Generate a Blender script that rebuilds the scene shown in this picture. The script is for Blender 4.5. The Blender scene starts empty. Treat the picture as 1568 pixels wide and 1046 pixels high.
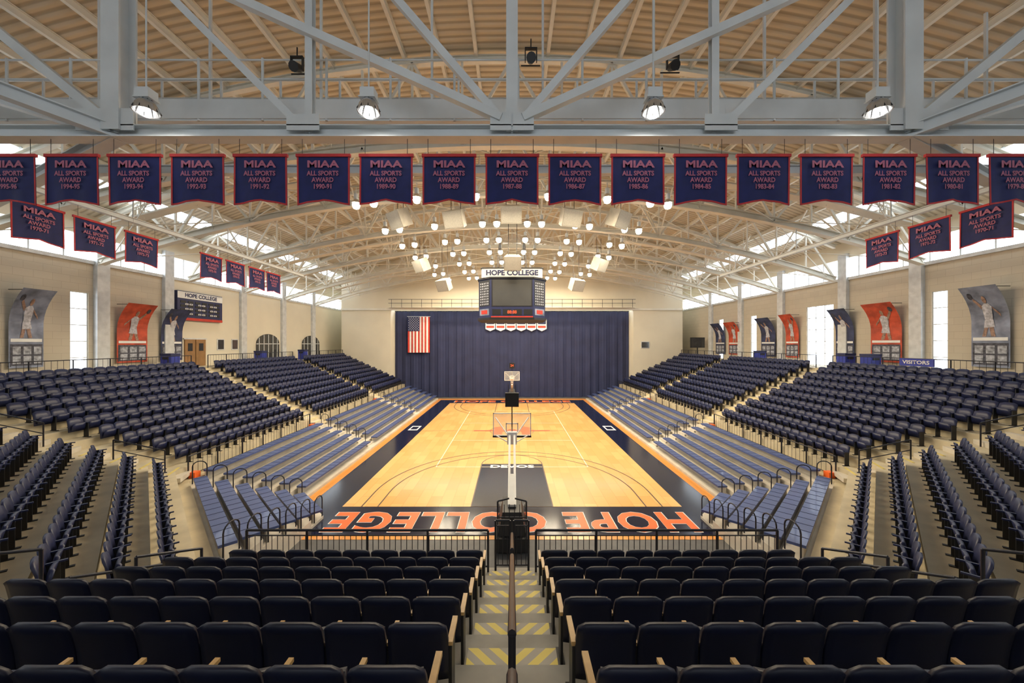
import bpy, math, random
from mathutils import Vector, Matrix
random.seed(4)
S = bpy.context.scene
C = S.collection
S.view_settings.view_transform = 'Standard'

# ------------------------------------------------------------------ materials
def pm(name, col, rough=0.6, metal=0.0, var=0.12, scale=3.0, coat=0.0, emis=0.0, spec=0.5, alpha=1.0):
    m = bpy.data.materials.new(name); m.use_nodes = True
    nt = m.node_tree; b = nt.nodes['Principled BSDF']
    tc = nt.nodes.new('ShaderNodeTexCoord')
    n = nt.nodes.new('ShaderNodeTexNoise'); n.inputs['Scale'].default_value = scale; n.inputs['Detail'].default_value = 3
    nt.links.new(tc.outputs['Object'], n.inputs['Vector'])
    r = nt.nodes.new('ShaderNodeValToRGB')
    r.color_ramp.elements[0].position = 0.3; r.color_ramp.elements[1].position = 0.7
    c = Vector(col[:3])
    r.color_ramp.elements[0].color = (*(c*(1-var)), 1)
    r.color_ramp.elements[1].color = (*[min(1, k*(1+var)) for k in c], 1)
    nt.links.new(n.outputs['Fac'], r.inputs['Fac'])
    nt.links.new(r.outputs['Color'], b.inputs['Base Color'])
    b.inputs['Roughness'].default_value = rough
    b.inputs['Metallic'].default_value = metal
    b.inputs['Coat Weight'].default_value = coat
    b.inputs['Specular IOR Level'].default_value = spec
    b.inputs['Alpha'].default_value = alpha
    if emis:
        b.inputs['Emission Color'].default_value = (*col[:3], 1)
        b.inputs['Emission Strength'].default_value = emis
    return m

def brick_mat(name, c1, c2, mortar, bw, rh, rough, axes='xy', msize=0.01, coat=0.0, offset=0.5):
    m = bpy.data.materials.new(name); m.use_nodes = True
    nt = m.node_tree; b = nt.nodes['Principled BSDF']
    tc = nt.nodes.new('ShaderNodeTexCoord'); sp = nt.nodes.new('ShaderNodeSeparateXYZ'); cb = nt.nodes.new('ShaderNodeCombineXYZ')
    nt.links.new(tc.outputs['Object'], sp.inputs[0])
    nt.links.new(sp.outputs['xyz'.index(axes[0])], cb.inputs[0]); nt.links.new(sp.outputs['xyz'.index(axes[1])], cb.inputs[1])
    br = nt.nodes.new('ShaderNodeTexBrick'); br.offset = offset
    nt.links.new(cb.outputs[0], br.inputs['Vector'])
    br.inputs['Scale'].default_value = 1
    br.inputs['Color1'].default_value = (*c1, 1); br.inputs['Color2'].default_value = (*c2, 1); br.inputs['Mortar'].default_value = (*mortar, 1)
    br.inputs['Mortar Size'].default_value = msize
    br.inputs['Brick Width'].default_value = bw; br.inputs['Row Height'].default_value = rh
    nt.links.new(br.outputs['Color'], b.inputs['Base Color'])
    b.inputs['Roughness'].default_value = rough; b.inputs['Coat Weight'].default_value = coat; b.inputs['Coat Roughness'].default_value = 0.12
    return m

def stripe_mat(name, c1, c2, k, duty=0.5):
    m = bpy.data.materials.new(name); m.use_nodes = True
    nt = m.node_tree; b = nt.nodes['Principled BSDF']
    tc = nt.nodes.new('ShaderNodeTexCoord'); sp = nt.nodes.new('ShaderNodeSeparateXYZ')
    nt.links.new(tc.outputs['Object'], sp.inputs[0])
    def M(op, a, bb=None):
        n = nt.nodes.new('ShaderNodeMath'); n.operation = op
        for i, v in enumerate((a, bb)):
            if v is None: continue
            if isinstance(v, (int, float)): n.inputs[i].default_value = v
            else: nt.links.new(v, n.inputs[i])
        return n.outputs[0]
    a = M('ABSOLUTE', sp.outputs[0])
    f = M('FRACT', M('MULTIPLY', M('SUBTRACT', a, sp.outputs[1]), k))
    g = M('GREATER_THAN', f, duty)
    mx = nt.nodes.new('ShaderNodeMix'); mx.data_type = 'RGBA'
    nt.links.new(g, mx.inputs[0]); mx.inputs[6].default_value = (*c1, 1); mx.inputs[7].default_value = (*c2, 1)
    nt.links.new(mx.outputs[2], b.inputs['Base Color']); b.inputs['Roughness'].default_value = 0.6
    return m

def deck_mat():
    m = bpy.data.materials.new('roof_deck'); m.use_nodes = True
    nt = m.node_tree; b = nt.nodes['Principled BSDF']
    tc = nt.nodes.new('ShaderNodeTexCoord')
    w = nt.nodes.new('ShaderNodeTexWave'); w.bands_direction = 'Y'; w.inputs['Scale'].default_value = 0.9; w.inputs['Distortion'].default_value = 0
    nt.links.new(tc.outputs['Object'], w.inputs['Vector'])
    r = nt.nodes.new('ShaderNodeValToRGB')
    r.color_ramp.elements[0].color = (0.45, 0.39, 0.29, 1); r.color_ramp.elements[1].color = (0.68, 0.61, 0.48, 1)
    r.color_ramp.elements[0].position = 0.1; r.color_ramp.elements[1].position = 0.45
    nt.links.new(w.outputs['Fac'], r.inputs['Fac']); nt.links.new(r.outputs['Color'], b.inputs['Base Color'])
    b.inputs['Roughness'].default_value = 0.7
    bp = nt.nodes.new('ShaderNodeBump'); bp.inputs['Distance'].default_value = 0.05
    nt.links.new(w.outputs['Fac'], bp.inputs['Height']); nt.links.new(bp.outputs['Normal'], b.inputs['Normal'])
    return m

M_wood = brick_mat('court_maple', (0.85, 0.48, 0.16), (0.74, 0.39, 0.115), (0.50, 0.26, 0.07), 1.6, 0.55, 0.24, 'yx', 0.006, 0.35)
M_woodo = brick_mat('court_border_orange', (0.78, 0.33, 0.06), (0.70, 0.28, 0.05), (0.45, 0.16, 0.02), 1.5, 0.4, 0.3, 'yx', 0.006, 0.3)
M_navyfl = pm('court_paint_navy', (0.008, 0.011, 0.034), 0.14, spec=0.35, scale=1)
M_key = pm('court_paint_charcoal', (0.022, 0.022, 0.028), 0.2, spec=0.35, scale=1)
M_linedk = pm('line_dark', (0.10, 0.07, 0.05), 0.4)
M_white = pm('paint_white', (0.8, 0.8, 0.78), 0.45, var=0.05)
M_lineW = pm('line_pale', (0.85, 0.75, 0.55), 0.4, var=0.05)
M_orange = pm('paint_orange', (0.90, 0.15, 0.025), 0.4, var=0.06)
M_red = pm('paint_red', (0.55, 0.04, 0.02), 0.5)
M_slab = pm('concrete_floor', (0.10, 0.10, 0.10), 0.6)
M_conc = pm('stand_concrete', (0.58, 0.50, 0.34), 0.75, scale=1.2, var=0.15)
M_conc2 = pm('aisle_concrete', (0.36, 0.34, 0.29), 0.8, scale=2.5, var=0.15)
M_foot = pm('bleacher_deck', (0.60, 0.55, 0.46), 0.5, scale=1.5)
M_bench = pm('bench_blue', (0.060, 0.088, 0.225), 0.45, scale=0.8, coat=0.1)
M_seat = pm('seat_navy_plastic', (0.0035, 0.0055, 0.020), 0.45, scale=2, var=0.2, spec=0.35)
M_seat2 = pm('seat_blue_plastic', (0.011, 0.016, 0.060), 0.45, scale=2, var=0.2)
M_arm = pm('armrest_wood', (0.55, 0.33, 0.12), 0.4, scale=8)
M_black = pm('black_metal', (0.012, 0.012, 0.014), 0.45)
M_rail = pm('rail_dark', (0.02, 0.02, 0.028), 0.4, metal=0.3)
M_steel = pm('steel_paint_daylit', (0.64, 0.68, 0.70), 0.5, scale=1.0, var=0.08)  # one paint on all steel; cool daylight tint put into this colour
M_steel_lamplit = pm('steel_paint_lamplit', (0.74, 0.71, 0.62), 0.5, scale=1.0, var=0.08)  # same paint as above, with the lamps' warm light put into the colour
M_deck = deck_mat()
M_wallT = brick_mat('wall_tan_block', (0.54, 0.475, 0.37), (0.51, 0.45, 0.35), (0.41, 0.35, 0.27), 0.8, 0.4, 0.8, 'yz', 0.008)
M_wallC = pm('wall_cream', (0.72, 0.66, 0.52), 0.75, scale=0.5, var=0.04)
M_pil = pm('pilaster_grey', (0.60, 0.61, 0.61), 0.7)
M_curt = pm('curtain_navy', (0.026, 0.033, 0.088), 0.85, scale=0.6, var=0.15)
M_yel = stripe_mat('nosing_yellow_stripe', (0.75, 0.60, 0.12), (0.38, 0.35, 0.29), 4.2)
M_yel2 = pm('nosing_yellow', (0.72, 0.58, 0.16), 0.6)
M_ban = pm('banner_navy', (0.007, 0.013, 0.10), 0.75, var=0.2)
M_banred = pm('banner_red', (0.48, 0.03, 0.035), 0.75)
M_bantxt = pm('banner_lettering', (0.40, 0.12, 0.20), 0.7)
M_glassd = pm('dark_glass', (0.05, 0.05, 0.05), 0.1)
M_screen = pm('screen_grey', (0.07, 0.07, 0.065), 0.25, scale=0.5)
M_sbnavy = pm('scoreboard_navy', (0.015, 0.022, 0.09), 0.5)
M_digit = pm('digit_red', (0.9, 0.12, 0.04), 0.5, emis=0.4)
M_alum = pm('reflector_aluminium', (0.7, 0.72, 0.75), 0.22, metal=0.9, scale=6)
M_glass = pm('backboard_glass', (0.85, 0.9, 0.9), 0.05, alpha=0.18)
M_speaker = pm('speaker_cream', (0.40, 0.37, 0.31), 0.6)
M_grille = pm('speaker_grille', (0.42, 0.40, 0.35), 0.7, scale=20)
M_net = pm('net_white', (0.8, 0.8, 0.8), 0.8)
M_wdoor = pm('door_wood', (0.30, 0.16, 0.06), 0.5)
M_grey1 = pm('print_grey', (0.35, 0.36, 0.4), 0.6, scale=6, var=0.6)
M_grey2 = pm('print_dark', (0.06, 0.06, 0.08), 0.6, scale=8, var=0.6)
M_pred = pm('print_red', (0.50, 0.07, 0.03), 0.6, scale=2, var=0.35)
M_pnavy = pm('print_navy', (0.03, 0.04, 0.10), 0.6, scale=2, var=0.5)
M_pgrey = pm('print_paleblue', (0.22, 0.25, 0.34), 0.6, scale=1.5, var=0.5)
M_skin = pm('print_skin', (0.32, 0.20, 0.15), 0.6, scale=9, var=0.4)
M_jers = pm('print_jersey', (0.5, 0.5, 0.55), 0.6, scale=7, var=0.4)
M_bluefl = pm('sign_blue', (0.03, 0.05, 0.35), 0.5)
M_bulb = pm('lamp_glass_lit', (1.0, 0.88, 0.68), 0.5, var=0.0, emis=22)
M_bulb2 = pm('near_lamp_glass_lit', (1.0, 0.95, 0.86), 0.5, var=0.0, emis=90)

# ------------------------------------------------------------------ builders
class MB:
    def __init__(s): s.v = []; s.f = []; s.m = []; s.mats = []; s.sm = []
    def mi(s, mat):
        if mat not in s.mats: s.mats.append(mat)
        return s.mats.index(mat)
    def add(s, vs, fs, mat, smooth=False):
        o = len(s.v); i = s.mi(mat); s.v.extend([tuple(p) for p in vs])
        for f in fs: s.f.append([o+k for k in f]); s.m.append(i); s.sm.append(smooth)
    def box(s, x0, x1, y0, y1, z0, z1, mat):
        if x0 > x1: x0, x1 = x1, x0
        if y0 > y1: y0, y1 = y1, y0
        s.add([(x0,y0,z0),(x1,y0,z0),(x1,y1,z0),(x0,y1,z0),(x0,y0,z1),(x1,y0,z1),(x1,y1,z1),(x0,y1,z1)],
              [(0,3,2,1),(4,5,6,7),(0,1,5,4),(1,2,6,5),(2,3,7,6),(3,0,4,7)], mat)
    def prism(s, pts, z0, z1, mat):
        n = len(pts)
        a = sum(pts[i][0]*pts[(i+1)%n][1]-pts[(i+1)%n][0]*pts[i][1] for i in range(n))
        if a < 0: pts = pts[::-1]
        vs = [(p[0],p[1],z0) for p in pts]+[(p[0],p[1],z1) for p in pts]
        fs = [tuple(range(n))[::-1], tuple(range(n,2*n))]+[(i,(i+1)%n,n+(i+1)%n,n+i) for i in range(n)]
        s.add(vs, fs, mat)
    def beam(s, p, q, w, h, mat):
        p = Vector(p); q = Vector(q); d = (q-p)
        if d.length < 1e-6: return
        d.normalize(); up = Vector((0,0,1))
        if abs(d.z) > 0.98: up = Vector((0,1,0))
        r = d.cross(up).normalized(); u = r.cross(d).normalized()
        vs = []
        for c in (p, q):
            for a, b in ((-1,-1),(1,-1),(1,1),(-1,1)): vs.append(c + r*a*w/2 + u*b*h/2)
        s.add(vs, [(0,1,2,3),(7,6,5,4),(0,4,5,1),(1,5,6,2),(2,6,7,3),(3,7,4,0)], mat)
    def ibeam(s, p, q, w, h, mat):
        p = Vector(p); q = Vector(q); d = (q-p).normalized(); up = Vector((0,0,1))
        if abs(d.z) > 0.98: up = Vector((0,1,0))
        r = d.cross(up).normalized(); u = r.cross(d).normalized()
        s.beam(p, q, w*0.18, h, mat)
        s.beam(p+u*h*0.46, q+u*h*0.46, w, h*0.1, mat); s.beam(p-u*h*0.46, q-u*h*0.46, w, h*0.1, mat)
    def tube(s, p, q, r, mat, n=6, r2=None):
        p = Vector(p); q = Vector(q); d = q-p
        if d.length < 1e-6: return
        if r2 is None: r2 = r
        d.normalize(); up = Vector((0,0,1)) if abs(d.z) < 0.95 else Vector((1,0,0))
        a = d.cross(up).normalized(); b = d.cross(a).normalized(); vs = []
        for c, rr in ((p, r), (q, r2)):
            for i in range(n):
                t = 2*math.pi*i/n; vs.append(c + a*math.cos(t)*rr + b*math.sin(t)*rr)
        s.add(vs, [(i,(i+1)%n,n+(i+1)%n,n+i) for i in range(n)], mat, True)
        s.add([vs[i] for i in range(n)], [tuple(range(n))[::-1]], mat); s.add([vs[n+i] for i in range(n)], [tuple(range(n))], mat)
    def path(s, pts, r, mat, n=6):
        for a, b in zip(pts[:-1], pts[1:]): s.tube(a, b, r, mat, n)
    def ball(s, c, r, mat, n=8, rings=4):
        vs = []
        for k in range(1, rings):
            ph = math.pi*k/rings
            for i in range(n): t = 2*math.pi*i/n; vs.append((c[0]+r*math.sin(ph)*math.cos(t), c[1]+r*math.sin(ph)*math.sin(t), c[2]+r*math.cos(ph)))
        top = len(vs); vs.append((c[0], c[1], c[2]+r)); vs.append((c[0], c[1], c[2]-r))
        fs = [(k*n+i, (k+1)*n+i, (k+1)*n+(i+1)%n, k*n+(i+1)%n) for k in range(rings-2) for i in range(n)]
        fs += [(top, i, (i+1)%n) for i in range(n)]+[(top+1, (rings-2)*n+(i+1)%n, (rings-2)*n+i) for i in range(n)]
        s.add(vs, fs, mat, True)
    def disc(s, c, r, mat, n=24, axis='z', a0=0, a1=2*math.pi, r0=0.0):
        vs = []
        def P(rr, t):
            x, y = rr*math.cos(t), rr*math.sin(t)
            return (c[0]+x, c[1]+y, c[2]) if axis == 'z' else ((c[0]+x, c[1], c[2]+y) if axis == 'y' else (c[0], c[1]+x, c[2]+y))
        for i in range(n+1):
            t = a0+(a1-a0)*i/n; vs.append(P(r0, t)); vs.append(P(r, t))
        s.add(vs, [(2*i, 2*i+1, 2*i+3, 2*i+2) for i in range(n)], mat)
    def obj(s, name, parent=None, loc=None, rotz=0.0):
        me = bpy.data.meshes.new(name); me.from_pydata(s.v, [], s.f)
        for m in s.mats: me.materials.append(m)
        me.polygons.foreach_set('material_index', s.m); me.polygons.foreach_set('use_smooth', s.sm)
        me.update()
        o = bpy.data.objects.new(name, me); C.objects.link(o)
        if loc: o.location = loc
        o.rotation_euler[2] = rotz
        if parent: o.parent = parent
        return o
def grp(name, loc=(0,0,0), rotz=0.0):
    e = bpy.data.objects.new(name, None); C.objects.link(e); e.location = loc; e.rotation_euler[2] = rotz; e.empty_display_size = 0.3
    return e
def text(body, loc, rot, size, mat, parent=None, name='lettering', offset=0.0, width=None, height=None, extrude=0.0, spacing=1.0, line=1.0):
    cu = bpy.data.curves.new(name, 'FONT'); cu.body = body; cu.size = size; cu.align_x = 'CENTER'; cu.align_y = 'CENTER'
    cu.offset = offset; cu.extrude = extrude; cu.space_character = spacing; cu.space_line = line; cu.resolution_u = 3
    cu.materials.append(mat)
    o = bpy.data.objects.new(name, cu); C.objects.link(o); o.location = loc; o.rotation_euler = rot
    if parent: o.parent = parent
    if width or height:
        bpy.context.view_layer.update()
        if width: o.scale.x = width/max(1e-3, o.dimensions.x)
        if height: o.scale.y = height/max(1e-3, o.dimensions.y)
    return o
FRONT = (math.pi/2, 0, 0)

# ------------------------------------------------------------------ plan geometry
T8 = math.tan(math.radians(22.5))
def m1(t): return (9.7+t, 17.2-T8*t)
def m2(t): return (4.7+T8*t, 12.2-t)
YEND = 48.4
ROW_D, ROW_R, T0, Z0 = 0.8, 0.36, 4.4, 2.0
NR = 10
ZC = 5.55; TC = T0+NR*ROW_D
LD, LR, LN = 0.66, 0.25, 6
XCUT = 7.9
WALK_T = LN*LD

# ------------------------------------------------------------------ floor + court
b = MB(); b.box(-25.3, 25.3, -8, 54, -0.3, 0, M_slab); floor = b.obj('floor')
court = grp('basketball_court')
b = MB()
b.box(-9.68, 9.68, 13.75, 48.9, 0.0, 0.010, M_woodo)
b.box(-9.2, 9.2, 14.05, 47.6, 0.010, 0.016, M_navyfl)
b.box(-7.62, 7.62, 16.5, 45.15, 0.016, 0.022, M_wood)
b.obj('playing_surface', court)
b = MB(); z = 0.026
def rect(x0, x1, y0, y1, m, zz=z): b.add([(x0,y0,zz),(x1,y0,zz),(x1,y1,zz),(x0,y1,zz)], [(0,1,2,3)], m)
def arc(cx, cy, r, a0, a1, m, w=0.05, zz=0.030): b.disc((cx, cy, zz), r+w/2, m, 48, 'z', a0, a1, r-w/2)
YN, YF, YM = 16.5, 45.15, 30.825
rect(-7.62, 7.62, YM-0.025, YM+0.025, M_linedk)
arc(0, YM, 1.83, 0, 2*math.pi, M_linedk)
for base, sg in ((YN, 1), (YF, -1)):
    ft = base+sg*5.8
    ya, yb = sorted((base, ft))
    if sg == 1:
        rect(-1.83, 1.83, ya, yb, M_key, 0.025)
    for x in (-1.83, 1.83): rect(x-0.03, x+0.03, ya, yb, M_linedk, 0.029)
    rect(-1.83, 1.83, ft-0.03, ft+0.03, M_linedk, 0.029)
    a0 = 0 if sg == 1 else math.pi
    arc(0, ft, 1.83, a0, a0+math.pi, M_linedk)
    hy = base+sg*1.6
    for R in (6.02, 6.75):
        if sg == 1: arc(0, hy, R, 0, math.pi, M_linedk, 0.06)
        else: arc(0, hy, R, math.pi, 2*math.pi, M_linedk, 0.06)
        for x in (-R, R):
            y0, y1 = sorted((base, hy)); rect(x-0.03, x+0.03, y0, y1, M_linedk, 0.030)
for x in (-4.5, 4.5): rect(x-0.025, x+0.025, 21.8, 39.8, M_lineW, 0.027)
for y in (21.8, 27.8, 33.8, 39.8): rect(-4.5, 4.5, y-0.025, y+0.025, M_lineW, 0.027)
for s_ in (-1, 1):
    rect(s_*8.4-0.4, s_*8.4+0.4, 31.0, 32.6, M_white, 0.028)
    rect(s_*8.4-0.28, s_*8.4+0.28, 31.3, 32.3, M_navyfl, 0.032)
for x in (-1.5, 0.8): rect(x, x+0.7, YM-1.3, YM+1.3, M_orange, 0.034)
rect(-1.5, 1.5, YM-0.3, YM+0.3, M_orange, 0.035)
rect(-3.2, -1.5, YM-0.12, YM+0.12, M_red, 0.035); rect(1.5, 3.2, YM-0.12, YM+0.12, M_red, 0.035)
b.obj('court_markings', court)
text('HOPE COLLEGE', (0, 15.2, 0.022), (0,0,math.pi), 2, M_white, court, 'baseline_lettering_outline', 0.085, 14.95, 1.78, spacing=1.1)
text('HOPE COLLEGE', (0, 15.2, 0.030), (0,0,math.pi), 2, M_orange, court, 'baseline_lettering', 0.06, 14.86, 1.70, spacing=1.1)
text('HOPE COLLEGE', (0, 46.3, 0.022), (0,0,0), 2, M_white, court, 'far_lettering_outline', 0.06, 14.6, 1.3)
text('HOPE COLLEGE', (0, 46.3, 0.030), (0,0,0), 2, M_orange, court, 'far_lettering', 0.05, 14.5, 1.22)
text('DEVOS', (0, 21.85, 0.033), (0,0,0), 0.6, M_white, court, 'key_lettering', 0.02, 2.6, 0.5)

# ------------------------------------------------------------------ stands
def ms(p, s): return (p[0]*s, p[1])
for s_ in (-1, 1):
    st = grp('grandstand')
    b = MB()
    for i in range(LN):
        t0, t1 = i*LD, (i+1)*LD; zt = 0.12+LR*i
        b.prism([ms(m1(t0), s_), (s_*(9.7+t0), YEND), (s_*(9.7+t1), YEND), ms(m1(t1), s_)], 0, zt, M_foot)
        c0 = (XCUT, XCUT+7.5-1.41421*t0); c1 = (XCUT, XCUT+7.5-1.41421*t1)
        b.prism([ms(m1(t0), s_), ms(c0, s_), ms(c1, s_), ms(m1(t1), s_)], 0, zt, M_foot)
    t0, t1 = WALK_T, T0
    b.prism([ms(m1(t0), s_), (s_*(9.7+t0), YEND), (s_*(9.7+t1), YEND), ms(m1(t1), s_)], 0, 1.5, M_conc)
    b.prism([ms(m1(t0), s_), ms(m2(t0), s_), ms(m2(t1), s_), ms(m1(t1), s_)], 0, 1.5, M_conc)
    for j in range(NR):
        t0 = T0+j*ROW_D; t1 = t0+ROW_D; zt = Z0+ROW_R*j
        b.prism([ms(m1(t0), s_), (s_*(9.7+t0), YEND), (s_*(9.7+t1), YEND), ms(m1(t1), s_)], 0, zt, M_conc)
        b.prism([ms(m1(t0), s_), ms(m2(t0), s_), ms(m2(t1), s_), ms(m1(t1), s_)], 0, zt, M_conc)
    b.prism([ms(m1(TC), s_), (s_*(9.7+TC), YEND), (s_*25, YEND), (s_*25, m1(15.3)[1])], 0, ZC, M_conc)
    b.prism([(s_*22.5, YEND), (s_*25, YEND), (s_*25, 54), (s_*22.5, 54)], 0, ZC, M_conc)
    b.prism([ms(m1(TC), s_), ms(m2(TC), s_), ms(m2(15.3), s_), ms(m1(15.3), s_)], 0, ZC, M_conc)
    b.obj('terraces', st)
    b = MB()
    for ya in (26.2, 38.0):
        for j in range(NR+1):
            t0 = T0+j*ROW_D; zt = Z0+ROW_R*j if j < NR else ZC
            x0, x1 = 9.7+t0-0.38, 9.7+t0
            b.box(s_*x0, s_*x1, ya-0.55, ya+0.55, zt-ROW_R, zt-ROW_R/2, M_foot)
            b.box(s_*x0, s_*(x0+0.08), ya-0.55, ya+0.55, zt-ROW_R/2, zt-ROW_R/2+0.01, M_yel2)
            b.box(s_*x1, s_*(x1+0.08), ya-0.55, ya+0.55, zt, zt+0.01, M_yel2)
        for i in range(1, LN+1):
            x1 = 9.7+i*LD
            b.box(s_*(x1-0.3), s_*x1, ya-0.55, ya+0.55, 0.12+LR*(i-1), 0.12+LR*(i-1)+0.13, M_foot)
    for mf in (m1, m2):
        for j in range(NR):
            t0 = T0+j*ROW_D; p = Vector(mf(t0)); zt = Z0+ROW_R*j
            d = Vector(mf(1))-Vector(mf(0)); d.normalize(); r = Vector((-d.y, d.x))
            pts = [p+r*0.5, p-r*0.5, p-r*0.5-d*0.36, p+r*0.5-d*0.36]
            b.prism([ms(q, s_) for q in pts], zt-ROW_R, zt-ROW_R/2, M_foot)
            pts = [p+r*0.5, p-r*0.5, p-r*0.5+d*0.09, p+r*0.5+d*0.09]
            b.prism([ms(q, s_) for q in pts], zt, zt+0.012, M_yel2)
    b.obj('aisle_steps', st)
    # benches
    b = MB()
    def bench_poly(pa, pb, n, zt):
        pa = Vector(pa); pb = Vector(pb); n = Vector(n)
        for k, (d0, d1, za, zb) in enumerate(((0.14, 0.58, zt+0.34, zt+0.42), (0.46, 0.52, zt, zt+0.34))):
            pts = [pa+n*d0, pb+n*d0, pb+n*d1, pa+n*d1]
            b.prism([ms(q, s_) for q in pts], za, zb, M_bench if k == 0 else M_foot)
        L = (pb-pa).length; u = (pb-pa).normalized(); k = 0.5
        while k < L:
            q = pa+u*k
            pts = [q+n*0.14, q+u*0.02+n*0.14, q+u*0.02+n*0.58, q+n*0.58]
            b.prism([ms(w, s_) for w in pts], zt+0.42, zt+0.428, M_seat2); k += 0.5
    for i in range(LN):
        t0 = i*LD; zt = 0.12+LR*i
        ys = [m1(t0)[1]+0.35, 25.6, 26.8, 37.4, 38.6, YEND-0.2]
        for ya, yb in zip(ys[::2], ys[1::2]): bench_poly((9.7+t0, ya), (9.7+t0, yb), (1, 0), zt)
        cut = Vector((XCUT, XCUT+7.5-1.41421*t0)); e = Vector(m1(t0)); u = (e-cut).normalized()
        nn = Vector((1,-1)).normalized()
        bench_poly(cut-u*0.35, e-u*0.4, nn, zt)
    b.obj('lower_benches', st)
    b = MB()
    def hoop(x, y, dx, dy, zt, h=0.95, w=0.6, r=0.022):
        pts = []
        for k in range(9):
            a = math.pi*k/8; u_ = -w/2*math.cos(a); q = (h-0.22)+0.22*math.sin(a)
            pts.append((x+dx*u_, y+dy*u_, zt+q))
        pts = [(x-dx*w/2, y-dy*w/2, zt)]+pts+[(x+dx*w/2, y+dy*w/2, zt)]
        b.path(pts, r, M_rail, 6)
    for i in range(LN):
        t = (i+0.5)*LD; zt = 0.12+LR*i
        for ya in (26.2, 38.0):
            if i > 0: hoop(s_*(9.7+t), ya, 1, 0, zt, w=0.5)
        p = m1(t)
        hoop(s_*p[0], p[1], s_*0.924, -0.383, zt, w=0.5)
        hoop(s_*(XCUT+0.04), XCUT+0.04+7.5-1.41421*t+0.1, 0, 1, zt, w=0.6)
    b.obj('aisle_hoop_rails', st)
    b = MB()
    def guard(pa, pb, zt, h=1.0, step=1.5, pick=0.3, m=M_rail):
        pa = Vector(pa); pb = Vector(pb); L = (pb-pa).length; u = (pb-pa)/L
        for hh in (h, 0.12): b.tube((*pa, zt+hh), (*pb, zt+hh), 0.026 if hh == h else 0.018, m)
        n = max(1, round(L/step))
        for k in range(n+1):
            q = pa+u*L*k/n; b.tube((*q, zt), (*q, zt+h), 0.03, m)
        k = pick
        while k < L:
            q = pa+u*k; b.tube((*q, zt+0.12), (*q, zt+h), 0.01, m, 4); k += pick
    xr = 9.7+WALK_T+0.36
    for ya, yb in ((m1(4.3)[1]+0.5, 25.5), (26.9, 37.3), (38.7, YEND-0.1)):
        guard((s_*xr, ya), (s_*xr, yb), 1.5, 0.95, 1.5, 0.25)
    for ya, yb in ((13.5, 25.5), (26.9, 37.3), (38.7, YEND-0.1)):
        guard((s_*(9.7+TC+0.15), ya), (s_*(9.7+TC+0.15), yb), ZC, 0.95, 1.8, 0.25)
    b.tube((s_*22.5, YEND+0.2, ZC+0.95), (s_*22.5, 53.5, ZC+0.95), 0.03, M_rail)
    for mf in (m1, m2):
        for tt in (4.7, 8.0):
            d = Vector(mf(1))-Vector(mf(0)); d.normalize()
            zt = Z0+ROW_R*int((tt-T0)/ROW_D)
            p = Vector(mf(tt)); q = p+d*1.6
            P0, Q0 = ms(p, s_), ms(q, s_)
            b.path([(*P0, zt), (*P0, zt+0.9), (*Q0, zt+0.9+0.6), (*Q0, zt+0.65)], 0.026, M_rail)
            b.tube((*P0, zt+0.5), (*Q0, zt+1.1), 0.018, M_rail)
    b.obj('guard_rails', st)
    b = MB()
    for yy in (15.9, 25.3, 37.1): b.box(s_*(xr-0.3), s_*(xr-0.03), yy, yy+0.3, 1.5, 1.75, M_orange)
    b.obj('orange_end_pads', st)

# end stand
est = grp('grandstand')
b = MB()
EH0, ER = 2.42, 0.32
b.prism([(-6.6, 8.6), (6.6, 8.6), (6.6, 7.8), (-6.6, 7.8)], 0, 2.1, M_conc2)
for j in range(14):
    t0 = 4.4+0.8*j; t1 = t0+0.8
    a0, a1 = m2(t0)[0], m2(t1)[0]
    b.prism([(-a0, 12.2-t0), (a0, 12.2-t0), (a1, 12.2-t1), (-a1, 12.2-t1)], 0, EH0+ER*j, M_conc2)
b.obj('terraces', est)
b = MB()
for j in range(11):
    yf = 7.8-0.8*j; zt = EH0+ER*j
    b.box(-0.5, 0.5, yf, yf+0.4, zt-ER, zt-ER/2, M_conc2)
    b.box(-0.5, 0.5, yf+0.14, yf+0.395, zt-ER/2, zt-ER/2+0.006, M_yel)
b.obj('aisle_steps', est)
b = MB()
def zl(y): return EH0+(7.8-y)*0.4
for ya, yb in ((7.7, 5.6), (5.1, 2.3), (1.8, -0.5)):
    b.tube((0, ya, zl(ya)+0.9), (0, yb, zl(yb)+0.9), 0.028, M_rail, 8)
    for y in (ya, (ya+yb)/2, yb): b.tube((0, y, zl(y)-0.3), (0, y, zl(y)+0.9), 0.024, M_rail, 8)
def guard2(x0, x1, y, zt, h):
    b.tube((x0,y,zt+h),(x1,y,zt+h),0.028,M_rail); b.tube((x0,y,zt+0.12),(x1,y,zt+0.12),0.018,M_rail); b.tube((x0,y,zt+h-0.12),(x1,y,zt+h-0.12),0.014,M_rail)
    n = max(1, round(abs(x1-x0)/1.35))
    for k in range(n+1): x = x0+(x1-x0)*k/n; b.tube((x,y,zt),(x,y,zt+h),0.028,M_rail)
    n = max(1, round(abs(x1-x0)/0.13))
    for k in range(n): x = x0+(x1-x0)*(k+0.5)/n; b.tube((x,y,zt+0.12),(x,y,zt+h-0.12),0.009,M_rail,4)
guard2(-6.1, -0.55, 8.45, 2.1, 0.95); guard2(0.55, 6.1, 8.45, 2.1, 0.95)
guard2(-0.38, -0.05, 8.5, 2.1, 1.15); guard2(0.05, 0.38, 8.5, 2.1, 1.15)
for s_ in (-1, 1):
    for x, y, zt in ((6.5, 7.2, 2.1), (7.3, 5.2, 3.2)):
        b.path([(s_*x, y+0.5, zt), (s_*x, y+0.5, zt+0.95), (s_*(x+0.35), y-0.5, zt+1.35), (s_*(x+0.35), y-0.5, zt+0.3)], 0.026, M_rail)
b.obj('guard_rails', est)

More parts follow.
